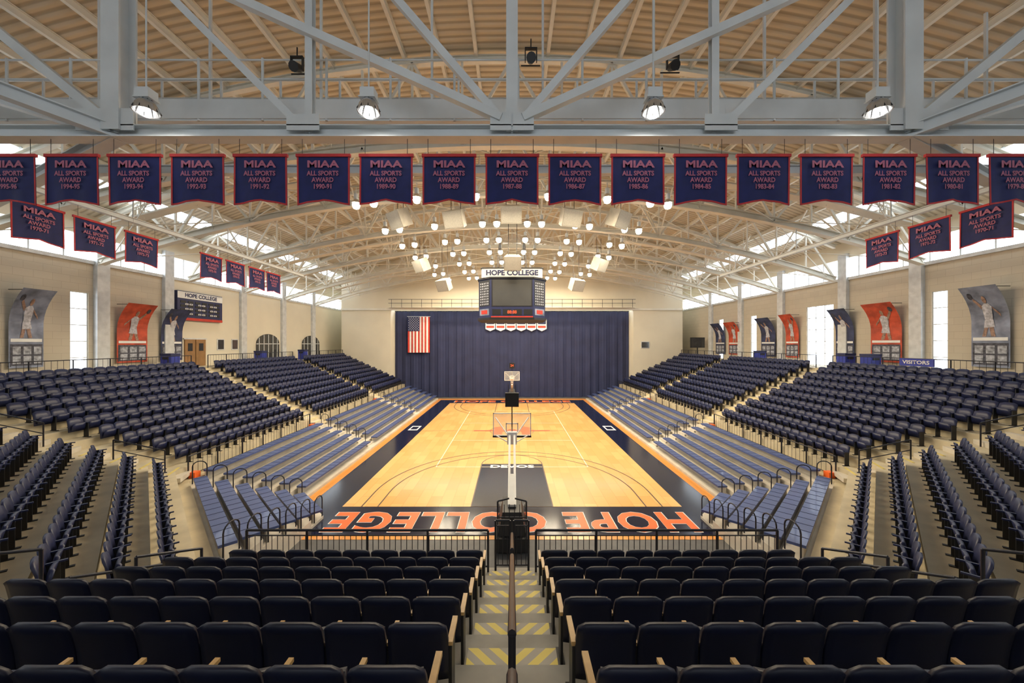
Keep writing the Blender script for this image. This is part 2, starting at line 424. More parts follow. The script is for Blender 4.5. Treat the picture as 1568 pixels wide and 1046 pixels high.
# ---- chairs
def chair_geo(hi):
    V = []; F = []; M = []
    def shell(nx, nz, zf, th, mat):
        o = len(V); g = lambda l, i, k: o + l*(nx+1)*(nz+1)+k*(nx+1)+i
        for l in (0, 1):
            for k in range(nz+1):
                for i in range(nx+1):
                    u = -1+2*i/nx; w = k/nz
                    x, y, z = zf(u, w)
                    V.append((x, y-(th if l else 0), z))
        for k in range(nz):
            for i in range(nx):
                F.append((g(0,i,k), g(0,i,k+1), g(0,i+1,k+1), g(0,i+1,k))); M.append(mat)
                F.append((g(1,i,k), g(1,i+1,k), g(1,i+1,k+1), g(1,i,k+1))); M.append(mat)
        for i in range(nx):
            F.append((g(0,i,nz), g(1,i,nz), g(1,i+1,nz), g(0,i+1,nz))); M.append(mat)
            F.append((g(0,i,0), g(0,i+1,0), g(1,i+1,0), g(1,i,0))); M.append(mat)
        for k in range(nz):
            F.append((g(0,0,k), g(1,0,k), g(1,0,k+1), g(0,0,k+1))); M.append(mat)
            F.append((g(0,nx,k), g(0,nx,k+1), g(1,nx,k+1), g(1,nx,k))); M.append(mat)
    def back(u, w):
        hw = 0.268*(1-0.05*max(0, w-0.7)/0.3)
        z = 0.30+0.54*w + (0.018*(1-u*u) if w > 0.9 else 0) - (0.035*abs(u)**8 if w > 0.9 else 0)
        return (u*hw, -0.17-0.08*w-0.028*(1-u*u)+0.02*math.sin(w*math.pi), z)
    def pan(u, w):
        z = 0.36+0.27*w
        return (u*0.225*(1-0.15*w*w), -0.03-0.03*(1-u*u)-0.07*(1-w), z)
    shell(8 if hi else 4, 6 if hi else 3, back, 0.045, 0)
    shell(6 if hi else 3, 3 if hi else 2, pan, 0.06, 0)
    ns = len(F)
    def bx(x0,x1,y0,y1,z0,z1,m):
        o = len(V); V.extend([(x0,y0,z0),(x1,y0,z0),(x1,y1,z0),(x0,y1,z0),(x0,y0,z1),(x1,y0,z1),(x1,y1,z1),(x0,y1,z1)])
        for f in ((0,3,2,1),(4,5,6,7),(0,1,5,4),(1,2,6,5),(2,3,7,6),(3,0,4,7)): F.append(tuple(o+k for k in f)); M.append(m)
    for x in (-0.28,):
        bx(x-0.020, x+0.020, -0.20, 0.07, 0.58, 0.61, 1)
        bx(x-0.014, x+0.014, -0.20, -0.02, 0.0, 0.58, 2)
        bx(x-0.04, x+0.04, -0.22, 0.06, 0.0, 0.02, 2)
    return V, F, M, ns
GHI = chair_geo(True); GLO = chair_geo(False)
def chairs(name, places, geo, mats, parent):
    V, F, M, ns = geo; vs = []; fs = []; mi = []; sm = []
    for (x, y, z, a) in places:
        ca, sa = math.cos(a), math.sin(a); o = len(vs)
        vs.extend([(x+ca*p[0]-sa*p[1], y+sa*p[0]+ca*p[1], z+p[2]) for p in V])
        fs.extend([tuple(o+k for k in f) for f in F]); mi.extend(M); sm.extend([i < ns for i in range(len(F))])
    me = bpy.data.meshes.new(name); me.from_pydata(vs, [], fs)
    for m in mats: me.materials.append(m)
    me.polygons.foreach_set('material_index', mi); me.polygons.foreach_set('use_smooth', sm); me.update()
    o = bpy.data.objects.new(name, me); C.objects.link(o); o.parent = parent
    return o
seating = grp('stadium_seating')
for s_ in (-1, 1):
    pl = []; plc = []
    for j in range(NR):
        t = T0+j*ROW_D+0.38; zt = Z0+ROW_R*j
        X = s_*(9.7+t)
        for ya, yb in ((m1(t)[1]+0.75, 25.6), (26.8, 37.4), (38.6, YEND-0.2)):
            n = int((yb-ya)/0.56); off = (yb-ya-n*0.56)/2
            for k in range(n): pl.append((X, ya+off+(k+0.5)*0.56, zt, math.pi/2*s_))
        a = Vector(m2(t)); c = Vector(m1(t)); L = (c-a).length; u = (c-a)/L
        n = int((L-1.5)/0.56); off = (L-n*0.56)/2
        for k in range(n):
            p = a+u*(off+(k+0.5)*0.56); plc.append((s_*p.x, p.y, zt, math.pi/4*s_))
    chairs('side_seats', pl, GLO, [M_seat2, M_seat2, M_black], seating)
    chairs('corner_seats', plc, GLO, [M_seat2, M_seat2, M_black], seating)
pl = []
ST = 0.27
for j in range(9):
    t = 4.4+0.8*j+ST; y = 12.2-t; w = m2(t)[0]-0.8; zt = EH0+ER*j
    n = int((w-0.55)/0.56)
    for k in range(n):
        pl.append((0.56+0.28+k*0.56, y, zt, 0)); pl.append((-0.56-0.28-k*0.56, y, zt, 0))
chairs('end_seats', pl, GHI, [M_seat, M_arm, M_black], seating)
b = MB()
for j in range(9):
    y = 12.2-(4.4+0.8*j+ST); zt = EH0+ER*j
    b.box(-0.585, -0.535, y-0.22, y+0.10, zt+0.60, zt+0.635, M_arm); b.box(-0.575, -0.545, y-0.2, y-0.02, zt, zt+0.6, M_black)
    b.box(0.535, 0.585, y-0.22, y+0.10, zt+0.61, zt+0.636, M_arm)
b.obj('aisle_armrests', seating)

# ------------------------------------------------------------------ walls
tn = 1
def wall_side(s_, openings, name):
    global tn
    b = MB(); X0, X1 = s_*25.0, s_*25.3
    y = -8.0; za, zb = 0.0, 12.2
    for (ya, yb, z0, z1) in sorted(openings):
        b.box(X0, X1, y, ya, za, zb, M_wallT); b.box(X0, X1, ya, yb, za, z0, M_wallT); b.box(X0, X1, ya, yb, z1, zb, M_wallT); y = yb
    b.box(X0, X1, y, 54.3, za, zb, M_wallT)
    b.box(X0, X1, -8, 54.3, 13.7, 15.0, M_wallC)
    yy = -8
    while yy < 54.3:
        b.box(X0, s_*25.15, yy-0.04, yy+0.04, 12.2, 13.7, M_steel); yy += 1.5
    b.obj(name)
    b = MB(); b.box(s_*24.9, X0, -8, 54, 12.05, 12.25, M_pil); b.obj('trim_%d' % tn); tn += 1
    for yy in (16.5, 22.6 if s_ > 0 else 22.3, 27.6 if s_ > 0 else 26.6, 34, 40, 46):
        b = MB(); b.box(s_*24.75, X0, yy-0.35, yy+0.35, ZC, 14.0, M_pil); b.obj('trim_%d' % tn); tn += 1
opL = [(20.8, 21.7, ZC+0.02, 10.3)]
opR = [(21.1, 21.9, ZC+0.02, 10.4), (28.6, 31.2, ZC+0.02, 10.4), (37.6, 38.5, ZC+0.02, 10.2), (43.5, 44.4, ZC+0.02, 10.2)]
wall_side(-1, opL, 'wall_left'); wall_side(1, opR, 'wall_right')
wi = 1
for s_, ops in ((-1, opL), (1, opR)):
    for (ya, yb, z0, z1) in ops:
        b = MB(); X = s_*25.1
        for yy in (ya, yb): b.box(X-0.05, X+0.05, yy-0.05, yy+0.05, z0, z1, M_pil)
        n = 5
        for k in range(n+1): zz = z0+(z1-z0)*k/n; b.box(X-0.03, X+0.03, ya, yb, zz-0.025, zz+0.025, M_pil)
        if yb-ya > 1.5:
            for k in (1, 2): yy = ya+(yb-ya)*k/3; b.box(X-0.03, X+0.03, yy-0.03, yy+0.03, z0, z1, M_pil)
        b.obj('window_%d' % wi); wi += 1
for ya, yb in ((35.8, 39.4), (43.6, 47.6)):
    b = MB(); X = -24.97; cy = (ya+yb)/2; R = (yb-ya)/2; zs = 7.3
    def archpoly(R, zs, x, m, rise):
        vs = [(x, cy-R, ZC)]+[(x, cy-R*math.cos(math.pi*k/14), zs+rise*math.sin(math.pi*k/14)) for k in range(15)]+[(x, cy+R, ZC)]
        b.add(vs, [tuple(range(len(vs)))], m)
    archpoly(R+0.18, zs, X+0.01, M_wallC, 1.15); archpoly(R, zs, X+0.04, M_glassd, 1.0)
    for k in range(-2, 3): b.box(X+0.05, X+0.09, cy+k*R/2.6-0.04, cy+k*R/2.6+0.04, ZC, zs+0.95*math.sqrt(max(0, 1-(k/2.6)**2)), M_pil)
    b.box(X+0.05, X+0.09, cy-R, cy+R, zs-0.04, zs+0.04, M_pil)
    b.obj('window_%d' % wi); wi += 1
b = MB()
for y in (28.0, 29.0): b.box(-24.98, -24.9, y, y+0.9, ZC, ZC+2.1, M_wdoor); b.box(-24.9, -24.88, y+0.25, y+0.65, ZC+1.2, ZC+1.8, M_glassd)
b.box(-24.98, -24.88, 27.9, 30.0, ZC+2.1, ZC+2.2, M_pil); b.obj('door_1')
b = MB()
for y in (31.2, 32.8): b.box(-24.98, -24.92, y, y+0.6, ZC+1.3, ZC+2.1, M_glassd); b.box(-24.99, -24.94, y-0.08, y+0.68, ZC+1.22, ZC+2.18, M_pil)
b.obj('notice_board')
b = MB(); b.box(-25, -24.985, 26.95, 54, ZC, 12.05, M_wallC); b.obj('trim_%d' % tn); tn += 1

# end wall
b = MB()
for s_ in (-1, 1): b.box(s_*16, s_*22.5, 48.5, 48.9, 0, 19.5, M_wallC); b.box(s_*22.2, s_*22.5, 48.9, 54, 0, 19.0, M_wallC); b.box(s_*16, s_*16.2, 48.9, 50.9, 0, 12, M_wallC); b.box(s_*22.5, s_*25.3, 54, 54.3, 0, 15.5, M_wallC)
b.box(-16, 16, 48.5, 48.9, 11.75, 19.8, M_wallC)
b.box(-16.2, 16.2, 50.7, 51.0, 0, 12, M_wallC)
b.box(-22.5, 22.5, 48.3, 48.5, 11.7, 11.95, M_steel_lamplit)
b.obj('wall_far')
b = MB(); b.box(17.0, 18.1, 48.44, 48.5, 6.7, 7.6, M_pil); b.box(17.08, 18.02, 48.42, 48.45, 6.78, 7.52, M_glassd); b.obj('window_%d' % wi); wi += 1
b = MB()
b.box(-25.3, 25.3, -8.3, -8, 0, 14.0, M_wallT); b.box(-25.3, 25.3, -8.3, -8, 16.2, 21, M_wallT)
for s_ in (-1, 1): b.box(s_*14, s_*25.3, -8.3, -8, 14.0, 16.2, M_wallT)
b.obj('wall_near')
b = MB()
for k in range(15): b.box(-14+k*2-0.04, -14+k*2+0.04, -8.2, -8.1, 14.0, 16.2, M_pil)
for zz in (14.04, 16.16): b.box(-14, 14, -8.2, -8.1, zz-0.04, zz+0.04, M_pil)
b.obj('window_%d' % wi); wi += 1  # unseen band behind the camera, added to throw cool light on the truss
# curtain
b = MB(); n = 420; vs = []
for k in range(n+1):
    x = -15.95+31.9*k/n
    for z_, am in ((0.03, 0.11), (5.5, 0.08), (11.7, 0.05)):
        vs.append((x, 50.25+am*math.sin(x*5.3+0.8*math.sin(x*1.7))+0.03*math.sin(x*17), z_))
b.add(vs, [(3*k+j, 3*k+3+j, 3*k+4+j, 3*k+1+j) for k in range(n) for j in (0, 1)], M_curt, True)
b.tube((-16, 50.25, 11.75), (16, 50.25, 11.75), 0.05, M_black)
b.obj('stage_curtain')
b = MB()
for k in range(6):
    x = -3.6+k*1.4
    b.add([(x,49.9,10.6),(x+1.3,49.9,10.6),(x+1.3,49.9,9.3),(x+0.65,49.9,9.0),(x,49.9,9.3)], [(0,1,2,3,4)], M_white)
    b.add([(x+0.12,49.88,10.45),(x+1.18,49.88,10.45),(x+1.18,49.88,9.95),(x+0.12,49.88,9.95)], [(0,1,2,3)], M_sbnavy)
    b.add([(x+0.12,49.88,9.75),(x+1.18,49.88,9.75),(x+1.18,49.88,9.45),(x+0.12,49.88,9.45)], [(0,1,2,3)], M_red)
b.tube((-3.7, 49.9, 10.62), (4.7, 49.9, 10.62), 0.03, M_black)
for x in (-3.6, 4.6): b.tube((x, 49.9, 10.6), (x, 49.9, 11.75), 0.01, M_black)
b.obj('pennant_row')
# flag
b = MB(); fx0, fx1, fz1, fz0, fy = -14.1, -11.15, 10.95, 6.1, 49.8
def fw(x): return fy+0.05*math.sin((x-fx0)*5)
for k in range(13):
    a = fx0+(fx1-fx0)*k/13; c = fx0+(fx1-fx0)*(k+1)/13
    b.add([(a,fw(a),fz0),(c,fw(c),fz0),(c,fw(c),fz1),(a,fw(a),fz1)], [(0,1,2,3)], M_red if k % 2 == 0 else M_white)
cx = fx0+(fx1-fx0)*7/13; cz = fz1-(fz1-fz0)*0.4
b.add([(fx0,fy-0.07,cz),(cx,fy-0.07,cz),(cx,fy-0.07,fz1),(fx0,fy-0.07,fz1)], [(0,1,2,3)], M_sbnavy)
for r_ in range(11):
    for c_ in range(9):
        if (r_+c_) % 2 == 0:
            sx = fx0+(cx-fx0)*(c_+1)/10; sz = cz+(fz1-cz)*(r_+1)/12
            pts = [(sx+(0.07 if q % 2 == 0 else 0.03)*math.sin(math.pi*q/5), fy-0.075, sz+(0.07 if q % 2 == 0 else 0.03)*math.cos(math.pi*q/5)) for q in range(10)]
            b.add(pts, [tuple(range(10))], M_white)
b.tube((fx0-0.1, fy, fz1+0.03), (fx1+0.1, fy, fz1+0.03), 0.03, M_steel)
for x in (fx0, fx1): b.tube((x, fy, fz1), (x, 49.9, 11.75), 0.01, M_black)
b.obj('american_flag')

# ------------------------------------------------------------------ roof
def zt_(x): return 20.2-(20.2-14.6)*(x/25.0)**2
def zb_(x): return 16.3-(16.3-12.2)*(x/24.6)**2
xs = [-25.6, -24.3, -23.0, -22.1]+[-22.1+44.2*k/34 for k in range(1, 34)]+[22.1, 23.0, 24.3, 25.6]
b = MB()
for xa, xb in zip(xs[:-1], xs[1:]):
    segs = [(-8.3, 54.6)]
    if (abs(xa+23.0) < 1e-6) or (abs(xb-23.0) < 1e-6): segs = [(-8.3, 12.0), (48.0, 54.6)]
    for ya, yb in segs:
        b.add([(xa, ya, zt_(xa)+0.3), (xb, ya, zt_(xb)+0.3), (xb, yb, zt_(xb)+0.3), (xa, yb, zt_(xa)+0.3)], [(0,3,2,1)], M_deck)
b.obj('ceiling')
for s_ in (-1, 1):
    b = MB(); y = 12.0
    while y < 48.1: b.beam((s_*22.0, y, zt_(22.0)+0.3), (s_*23.1, y, zt_(23.1)+0.3), 0.08, 0.1, M_steel); y += 1.5
    b.obj('window_%d' % wi); wi += 1
roof = grp('roof_structure')
b = MB()
for k in range(-15, 16):
    x = k*1.6
    if abs(abs(x)-22.4) < 0.1: continue
    b.ibeam((x, -8, zt_(x)+0.12), (x, 54, zt_(x)+0.12), 0.14, 0.28, M_steel_lamplit)
b.obj('purlins', roof)
for Y in (16.5, 22, 28, 34, 40, 46):
    b = MB(); xk = [-24.6+49.2*k/22 for k in range(23)]
    for k in range(22):
        xa, xb = xk[k], xk[k+1]; xm = (xa+xb)/2
        for p, q in ((xa, xm), (xm, xb)):
            b.ibeam((p, Y, zb_(p)), (q, Y, zb_(q)), 0.36, 0.36, M_steel_lamplit)
            b.ibeam((p, Y, zt_(p)-0.1), (q, Y, zt_(q)-0.1), 0.26, 0.26, M_steel_lamplit)
        if k % 2 == 0: b.beam((xa, Y, zb_(xa)), (xb, Y, zt_(xb)-0.1), 0.13, 0.13, M_steel_lamplit)
        else: b.beam((xa, Y, zt_(xa)-0.1), (xb, Y, zb_(xb)), 0.13, 0.13, M_steel_lamplit)
        if k: b.beam((xa, Y, zb_(xa)), (xa, Y, zt_(xa)-0.1), 0.10, 0.10, M_steel_lamplit)
    b.obj('arch_truss', roof)
b = MB()
Ys = (16.5, 22, 28, 34, 40, 46, 48.4)
for x in (-20.1, -11.2, -2.2, 2.2, 11.2, 20.1):
    for ya, yb in zip(Ys[:-1], Ys[1:]):
        ym = (ya+yb)/2
        b.beam((x, ya, zb_(x)), (x, ym, zt_(x)-0.1), 0.08, 0.08, M_steel_lamplit); b.beam((x, ym, zt_(x)-0.1), (x, yb, zb_(x)), 0.08, 0.08, M_steel_lamplit)
for ya, yb in zip(Ys[:-1], Ys[1:]):
    for xa, xb in ((-15.7, -6.7), (-6.7, 2.2), (15.7, 6.7), (6.7, -2.2), (-24, -15.7), (24, 15.7)):
        b.tube((xa, ya, zb_(xa)), (xb, yb, zb_(xb)), 0.03, M_steel_lamplit); b.tube((xb, ya, zb_(xb)), (xa, yb, zb_(xa)), 0.03, M_steel_lamplit)
b.obj('bracing', roof)
b = MB()
for Y in (19.3, 31.0, 43.0):
    for s_ in (-1, 1):
        x = 9.5
        while x < 20:
            xa, xb = s_*x, s_*(x+1.4)
            for hh in (0.4, 0.9): b.tube((xa, Y, zb_(xa)+0.3+hh), (xb, Y, zb_(xb)+0.3+hh), 0.022, M_steel_lamplit)
            b.tube((xa, Y, zb_(xa)+0.1), (xa, Y, zb_(xa)+1.2), 0.022, M_steel_lamplit, 4)
            b.beam((xa, Y, zb_(xa)+0.2), (xb, Y, zb_(xb)+0.2), 0.6, 0.08, M_steel_lamplit)
            x += 1.4
        b.tube((s_*9.5, Y, zb_(9.5)+0.2), (s_*9.5, Y, zt_(9.5)), 0.025, M_steel_lamplit); b.tube((s_*19.5, Y, zb_(19.5)+0.2), (s_*19.5, Y, zt_(19.5)), 0.025, M_steel_lamplit)
b.box(-16, 16, 47.6, 48.3, 12.0, 12.08, M_steel_lamplit)
for hh in (12.55, 13.05): b.tube((-16, 47.6, hh), (16, 47.6, hh), 0.03, M_rail)
for k in range(-12, 13): b.tube((k*1.3, 47.6, 12.0), (k*1.3, 47.6, 13.05), 0.025, M_rail)
b.obj('lighting_catwalks', roof)
b = MB()
for s_ in (-1, 1):
    b.ibeam((s_*17, 10.4, 12.85), (s_*17, 30, 12.85), 0.2, 0.2, M_steel)
    for Y in (16.5, 22, 28): b.tube((s_*17, Y, 12.8), (s_*17, Y, zb_(17)), 0.03, M_steel)
b.obj('banner_rails', roof)

# ---- near flat truss
b = MB(); YT = 10.3; ZB = 13.2
def X3(x, z, y=YT): return (x, y, z)
b.ibeam((-24.6, YT, ZB), (24.6, YT, ZB), 0.4, 0.32, M_steel)
b.ibeam((-24.6, YT, 17.4), (0, YT, 19.9), 0.3, 0.3, M_steel); b.ibeam((24.6, YT, 17.4), (0, YT, 19.9), 0.3, 0.3, M_steel)
for x, w in ((0, 0.32), (-5.65, 0.2), (5.65, 0.2), (-11, 0.5), (11, 0.5), (-17, 0.3), (17, 0.3)):
    b.ibeam(X3(x, ZB), X3(x, 19.9-abs(x)*0.1), w, w, M_steel)
for s_ in (-1, 1):
    b.beam(X3(s_*0.15, 13.4), X3(s_*5.6, 19.7), 0.2, 0.2, M_steel)
    b.beam(X3(s_*5.9, 13.4), X3(s_*11.8, 19.3), 0.2, 0.2, M_steel)
    b.beam(X3(s_*0.3, 13.55, YT-0.15), X3(s_*13.5, 19.5, YT-0.15), 0.22, 0.22, M_steel)
    b.beam(X3(s_*11.1, 13.4), X3(s_*17, 18.2), 0.24, 0.24, M_steel)
    b.ibeam((s_*11, YT, ZB), (s_*18, 6.2, 15.1), 0.34, 0.34, M_steel)
    b.ibeam((s_*11, YT, ZB), (s_*20, 10.9, 16.0), 0.3, 0.3, M_steel)
    b.ibeam((s_*11, YT, ZB), (s_*24.6, 16.5, 13.0), 0.34, 0.34, M_steel)
    for xa, xb, zz in ((0.02, 0.6, 13.7), (5.3, 6.2, 13.65), (10.4, 12, 13.8)):
        b.prism([(s_*xa, YT-0.2), (s_*xb, YT-0.2), (s_*xb, YT-0.17), (s_*xa, YT-0.17)], ZB, zz, M_steel)
b.obj('near_truss', roof)
b = MB(); YCW = 11.5
b.box(-24, 24, YCW-0.05, YCW+0.05, 14.35, 14.95, M_steel); b.box(-24, 24, YCW, YCW+0.9, 14.3, 14.36, M_steel); b.box(-24, 24, YCW+0.85, YCW+0.95, 14.35, 14.9, M_steel)
b.ibeam((-24, YCW+1.6, 13.5), (24, YCW+1.6, 13.5), 0.25, 0.3, M_steel)
for yy in (YCW, YCW+0.9):
    for hh in (15.6, 16.2): b.tube((-24, yy, hh), (24, yy, hh), 0.03, M_steel)
    for k in range(-12, 13): b.tube((k*2.0+0.2, yy, 14.3), (k*2.0+0.2, yy, 16.25), 0.04, M_steel)
for k in range(-6, 7): b.beam((k*3.6+1, YCW+0.45, 14.4), (k*3.6+1, YCW+0.45, zt_(k*3.6+1)), 0.07, 0.07, M_steel)
b.obj('catwalk', roof)

# ------------------------------------------------------------------ banners
def banner(loc, yaw, w, h, year, label='MIAA'):
    b = MB(); nx, nz = 10, 5; vs = []; ph = random.random()*6
    def yy(u, v): return 0.025*math.sin(u*7+ph)*v
    for k in range(nz+1):
        for i in range(nx+1):
            u = -1+2*i/nx; v = k/nz
            zb = -h+0.13*(1-abs(u))
            vs.append((u*w/2, yy(u, v), zb*v))
    fs = [(k*(nx+1)+i, (k+1)*(nx+1)+i, (k+1)*(nx+1)+i+1, k*(nx+1)+i+1) for k in range(nz) for i in range(nx)]
    b.add(vs, fs, M_ban, True)
    e = 0.012
    b.box(-w/2-0.02, w/2+0.02, -0.035, 0.035, -0.05, 0.03, M_banred)
    for sx in (-1, 1):
        pv = []
        for k in range(nz+1):
            v = k/nz; pv += [(sx*w/2, yy(sx, v)-e, -h*v), (sx*(w/2-0.045), yy(sx, v)-e, -h*v+0.005)]
        b.add(pv, [(2*k, 2*k+1, 2*k+3, 2*k+2) for k in range(nz)], M_banred)
    pv = []
    for i in range(nx+1):
        u = -1+2*i/nx; zb = -h+0.13*(1-abs(u)); pv += [(u*w/2, yy(u, 1)-e, zb), (u*w/2, yy(u, 1)-e, zb+0.045)]
    b.add(pv, [(2*i, 2*i+2, 2*i+3, 2*i+1) for i in range(nx)], M_banred)
    for sx in (-1, 1): b.tube((sx*w*0.4, 0, 0), (sx*w*0.4, 0, 0.45), 0.008, M_black, 4)
    o = b.obj('championship_banner', None, loc, yaw)
    text(label, (0, -0.045, -0.27), FRONT, 0.34, M_bantxt, o, 'lettering', 0.012, w*0.60, 0.20)
    text('ALL SPORTS\nAWARD\n'+year, (0, -0.045, -0.70), FRONT, 0.2, M_bantxt, o, 'lettering', 0.006, w*0.60, 0.50)
    return o
for k in range(-8, 9):
    yv = 88-k
    banner((k*1.735+0.0, 10.15, 12.53), 0, 1.46, 1.38, '19%02d-%02d' % (yv-1, yv))
for s_ in (-1, 1):
    ys = [13.2, 15.0, 16.9] + ([20.8, 22.6, 24.5, 26.2] if s_ < 0 else [])
    for i, y in enumerate(ys):
        banner((s_*17.0, y, 12.30), (math.pi/2 if s_ < 0 else -math.pi/2), 1.5, 1.38, '19%d-%d' % (70+i, 71+i))

# ------------------------------------------------------------------ centre scoreboard
sb = grp('center_hung_scoreboard', (0, 30.6, 0))
b = MB()
def octa(h, c, z0, z1, m): b.prism([(-c,-h),(c,-h),(h,-c),(h,c),(c,h),(-c,h),(-h,c),(-h,-c)], z0, z1, m)
octa(2.6, 1.65, 9.3, 12.3, M_sbnavy); octa(2.7, 1.7, 9.15, 9.32, M_black); octa(2.7, 1.7, 12.28, 12.4, M_black)
octa(2.35, 2.2, 12.4, 13.1, M_white); octa(2.42, 2.27, 13.1, 13.16, M_black)
for yaw in (0, math.pi/2, math.pi, -math.pi/2):
    R = Matrix.Rotation(yaw, 4, 'Z')
    def q(x0, x1, z0, z1, y, m): b.add([R@Vector(p) for p in ((x0,y,z0),(x1,y,z0),(x1,y,z1),(x0,y,z1))], [(0,1,2,3)], m)
    q(-1.55, 1.55, 10.15, 12.25, -2.62, M_black); q(-1.47, 1.47, 10.22, 12.18, -2.63, M_screen)
    for k in range(4): q(-1.5+k*0.8, -0.85+k*0.8, 9.5, 9.95, -2.62, M_black)
    q(-1.6, 1.6, 9.33, 9.42, -2.62, M_red)
    R2 = Matrix.Rotation(yaw+math.pi/4, 4, 'Z'); yd = -(2.6+1.65)/math.sqrt(2)-0.01
    def q2(x0, x1, z0, z1, m, e=0): b.add([R2@Vector(p) for p in ((x0,yd-e,z0),(x1,yd-e,z0),(x1,yd-e,z1),(x0,yd-e,z1))], [(0,1,2,3)], m)
    q2(-0.6, 0.6, 10.2, 12.2, M_black)
    for r_ in range(9):
        for c_ in range(5): q2(-0.5+c_*0.21, -0.37+c_*0.21, 10.3+r_*0.2, 10.42+r_*0.2, M_grey1, 0.01)
    q2(-0.55, 0.55, 9.5, 10.0, M_pgrey, 0.01); q2(-0.35, 0.35, 9.6, 9.9, M_red, 0.02)
for x in (-1.2, 1.2):
    for y in (-1.2, 1.2): b.tube((x, y, 13.1), (x*0.8, y*0.8, zb_(0)), 0.03, M_rail)
b.box(-0.5, 0.5, -0.5, 0.5, 14.0, 14.5, M_black)
b.obj('housing', sb)
text('HOPE COLLEGE', (0, -2.37, 12.75), FRONT, 0.5, M_sbnavy, sb, 'header_lettering', 0.02, 4.0, 0.42)
text('88:88', (0, -2.64, 9.72), FRONT, 0.4, M_digit, sb, 'clock_digits', 0, 0.7, 0.24)

ws = grp('side_scoreboard', (-24.85, 29.3, 0), math.pi/2)
b = MB()
b.box(-2.1, 2.1, -0.1, 0.13, 9.1, 11.3, M_sbnavy); b.box(-2.1, 2.1, -0.12, -0.1, 10.75, 11.25, M_white)
for r_ in range(4):
    for c_ in range(6): b.box(-1.85+c_*0.64, -1.4+c_*0.64, -0.12, -0.1, 9.5+r_*0.3, 9.68+r_*0.3, M_black)
b.box(-2.1, 2.1, -0.12, -0.1, 9.1, 9.3, M_red)
b.obj('panel', ws)
text('HOPE COLLEGE', (0, -0.13, 11.0), FRONT, 0.4, M_sbnavy, ws, 'header_lettering', 0.015, 3.0, 0.32)
for r_ in range(3): text('88  88  88', (0, -0.13, 9.6+r_*0.36), FRONT, 0.2, M_white, ws, 'digits', 0, 3.0, 0.13)

vs_ = grp('visitors_sign', (22.1, 20.1, 0), -math.pi/2)
b = MB(); b.box(-0.85, 0.85, -0.03, 0.03, 6.1, 6.5, M_bluefl); b.obj('panel', vs_)
text('VISITORS', (0, -0.04, 6.3), FRONT, 0.3, M_white, vs_, 'lettering', 0.006, 1.35, 0.2)

# ------------------------------------------------------------------ posters
def poster(s_, y, w, z0, z1, main, kind):
    b = MB(); n = 12
    H = z1-z0
    def d(v): return 0.12+0.75*max(0, (v-0.55)/0.45)**2
    def P(u, v, e=0.0): return (u*w/2, -(d(v)+e), z0+H*v)
    for k in range(n):
        v0, v1 = k/n, (k+1)/n
        b.add([P(-1,v0), P(1,v0), P(1,v1), P(-1,v1)], [(0,1,2,3)], main, True)
    def patch(u0, u1, v0, v1, m, e): 
        for k in range(4):
            a = v0+(v1-v0)*k/4; c = v0+(v1-v0)*(k+1)/4
            b.add([P(u0,a,e), P(u1,a,e), P(u1,c,e), P(u0,c,e)], [(0,1,2,3)], m)
    patch(-0.92, 0.92, 0.03, 0.30, M_grey2, 0.012)
    for i, (u, v) in enumerate(((-0.8,0.17),(-0.2,0.17),(0.4,0.17),(-0.8,0.05),(-0.2,0.05),(0.4,0.05))): patch(u, u+0.45, v, v+0.1, M_grey1, 0.02)
    patch(-0.9, 0.9, 0.33, 0.37, M_white, 0.012)
    def poly(pts, m, e): b.add([P(u, v, e) for u, v in pts], [tuple(range(len(pts)))], m)
    jers = M_jers
    k = 1 if kind % 2 else -1
    poly([(-0.30*k,0.38),(-0.08*k,0.38),(0.06*k,0.52),(-0.15*k,0.54)], M_skin, 0.014)
    poly([(0.20*k,0.38),(0.4*k,0.38),(0.25*k,0.52),(0.05*k,0.52)], M_skin, 0.014)
    poly([(-0.28*k,0.50),(0.30*k,0.49),(0.24*k,0.60),(-0.18*k,0.60)], jers, 0.018)
    poly([(-0.18*k,0.58),(0.22*k,0.58),(0.28*k,0.70),(0.26*k,0.76),(0.1*k,0.79),(-0.1*k,0.79),(-0.24*k,0.75)], jers, 0.020)
    poly([(0.22*k,0.76),(0.30*k,0.72),(0.62*k,0.83),(0.55*k,0.86)], M_skin, 0.016)
    poly([(-0.20*k,0.76),(-0.28*k,0.71),(-0.60*k,0.62),(-0.58*k,0.66)], M_skin, 0.016)
    poly([(0.02*k+0.11*math.cos(a*math.pi/6), 0.835+0.045*math.sin(a*math.pi/6)) for a in range(12)], M_skin, 0.024)
    poly([(0.66*k+0.13*math.cos(a*math.pi/6), 0.885+0.04*math.sin(a*math.pi/6)) for a in range(12)], M_grey2, 0.024)
    for u in (-0.9, 0.9):
        b.tube((u*w/2, -0.03, z0+H*0.98), (u*w/2, -d(0.98), z0+H*0.98), 0.02, M_black); b.tube((u*w/2, -0.01, z0+0.1), (u*w/2, -0.13, z0+0.1), 0.02, M_black)
    b.obj('player_poster', None, (s_*24.96, y, 0), math.pi/2 if s_ < 0 else -math.pi/2)
Y_of = lambda x: 25*563/abs(x-784)
for i, (xa, xb, zt2, mt) in enumerate(((8, 62, 10.0, M_pgrey), (175, 222, 9.8, M_pred), (243, 276, 9.7, M_pnavy))):
    ya, yb = sorted((Y_of(xa), Y_of(xb))); poster(-1, (ya+yb)/2, (yb-ya), 6.1, zt2+0.1, mt, i)
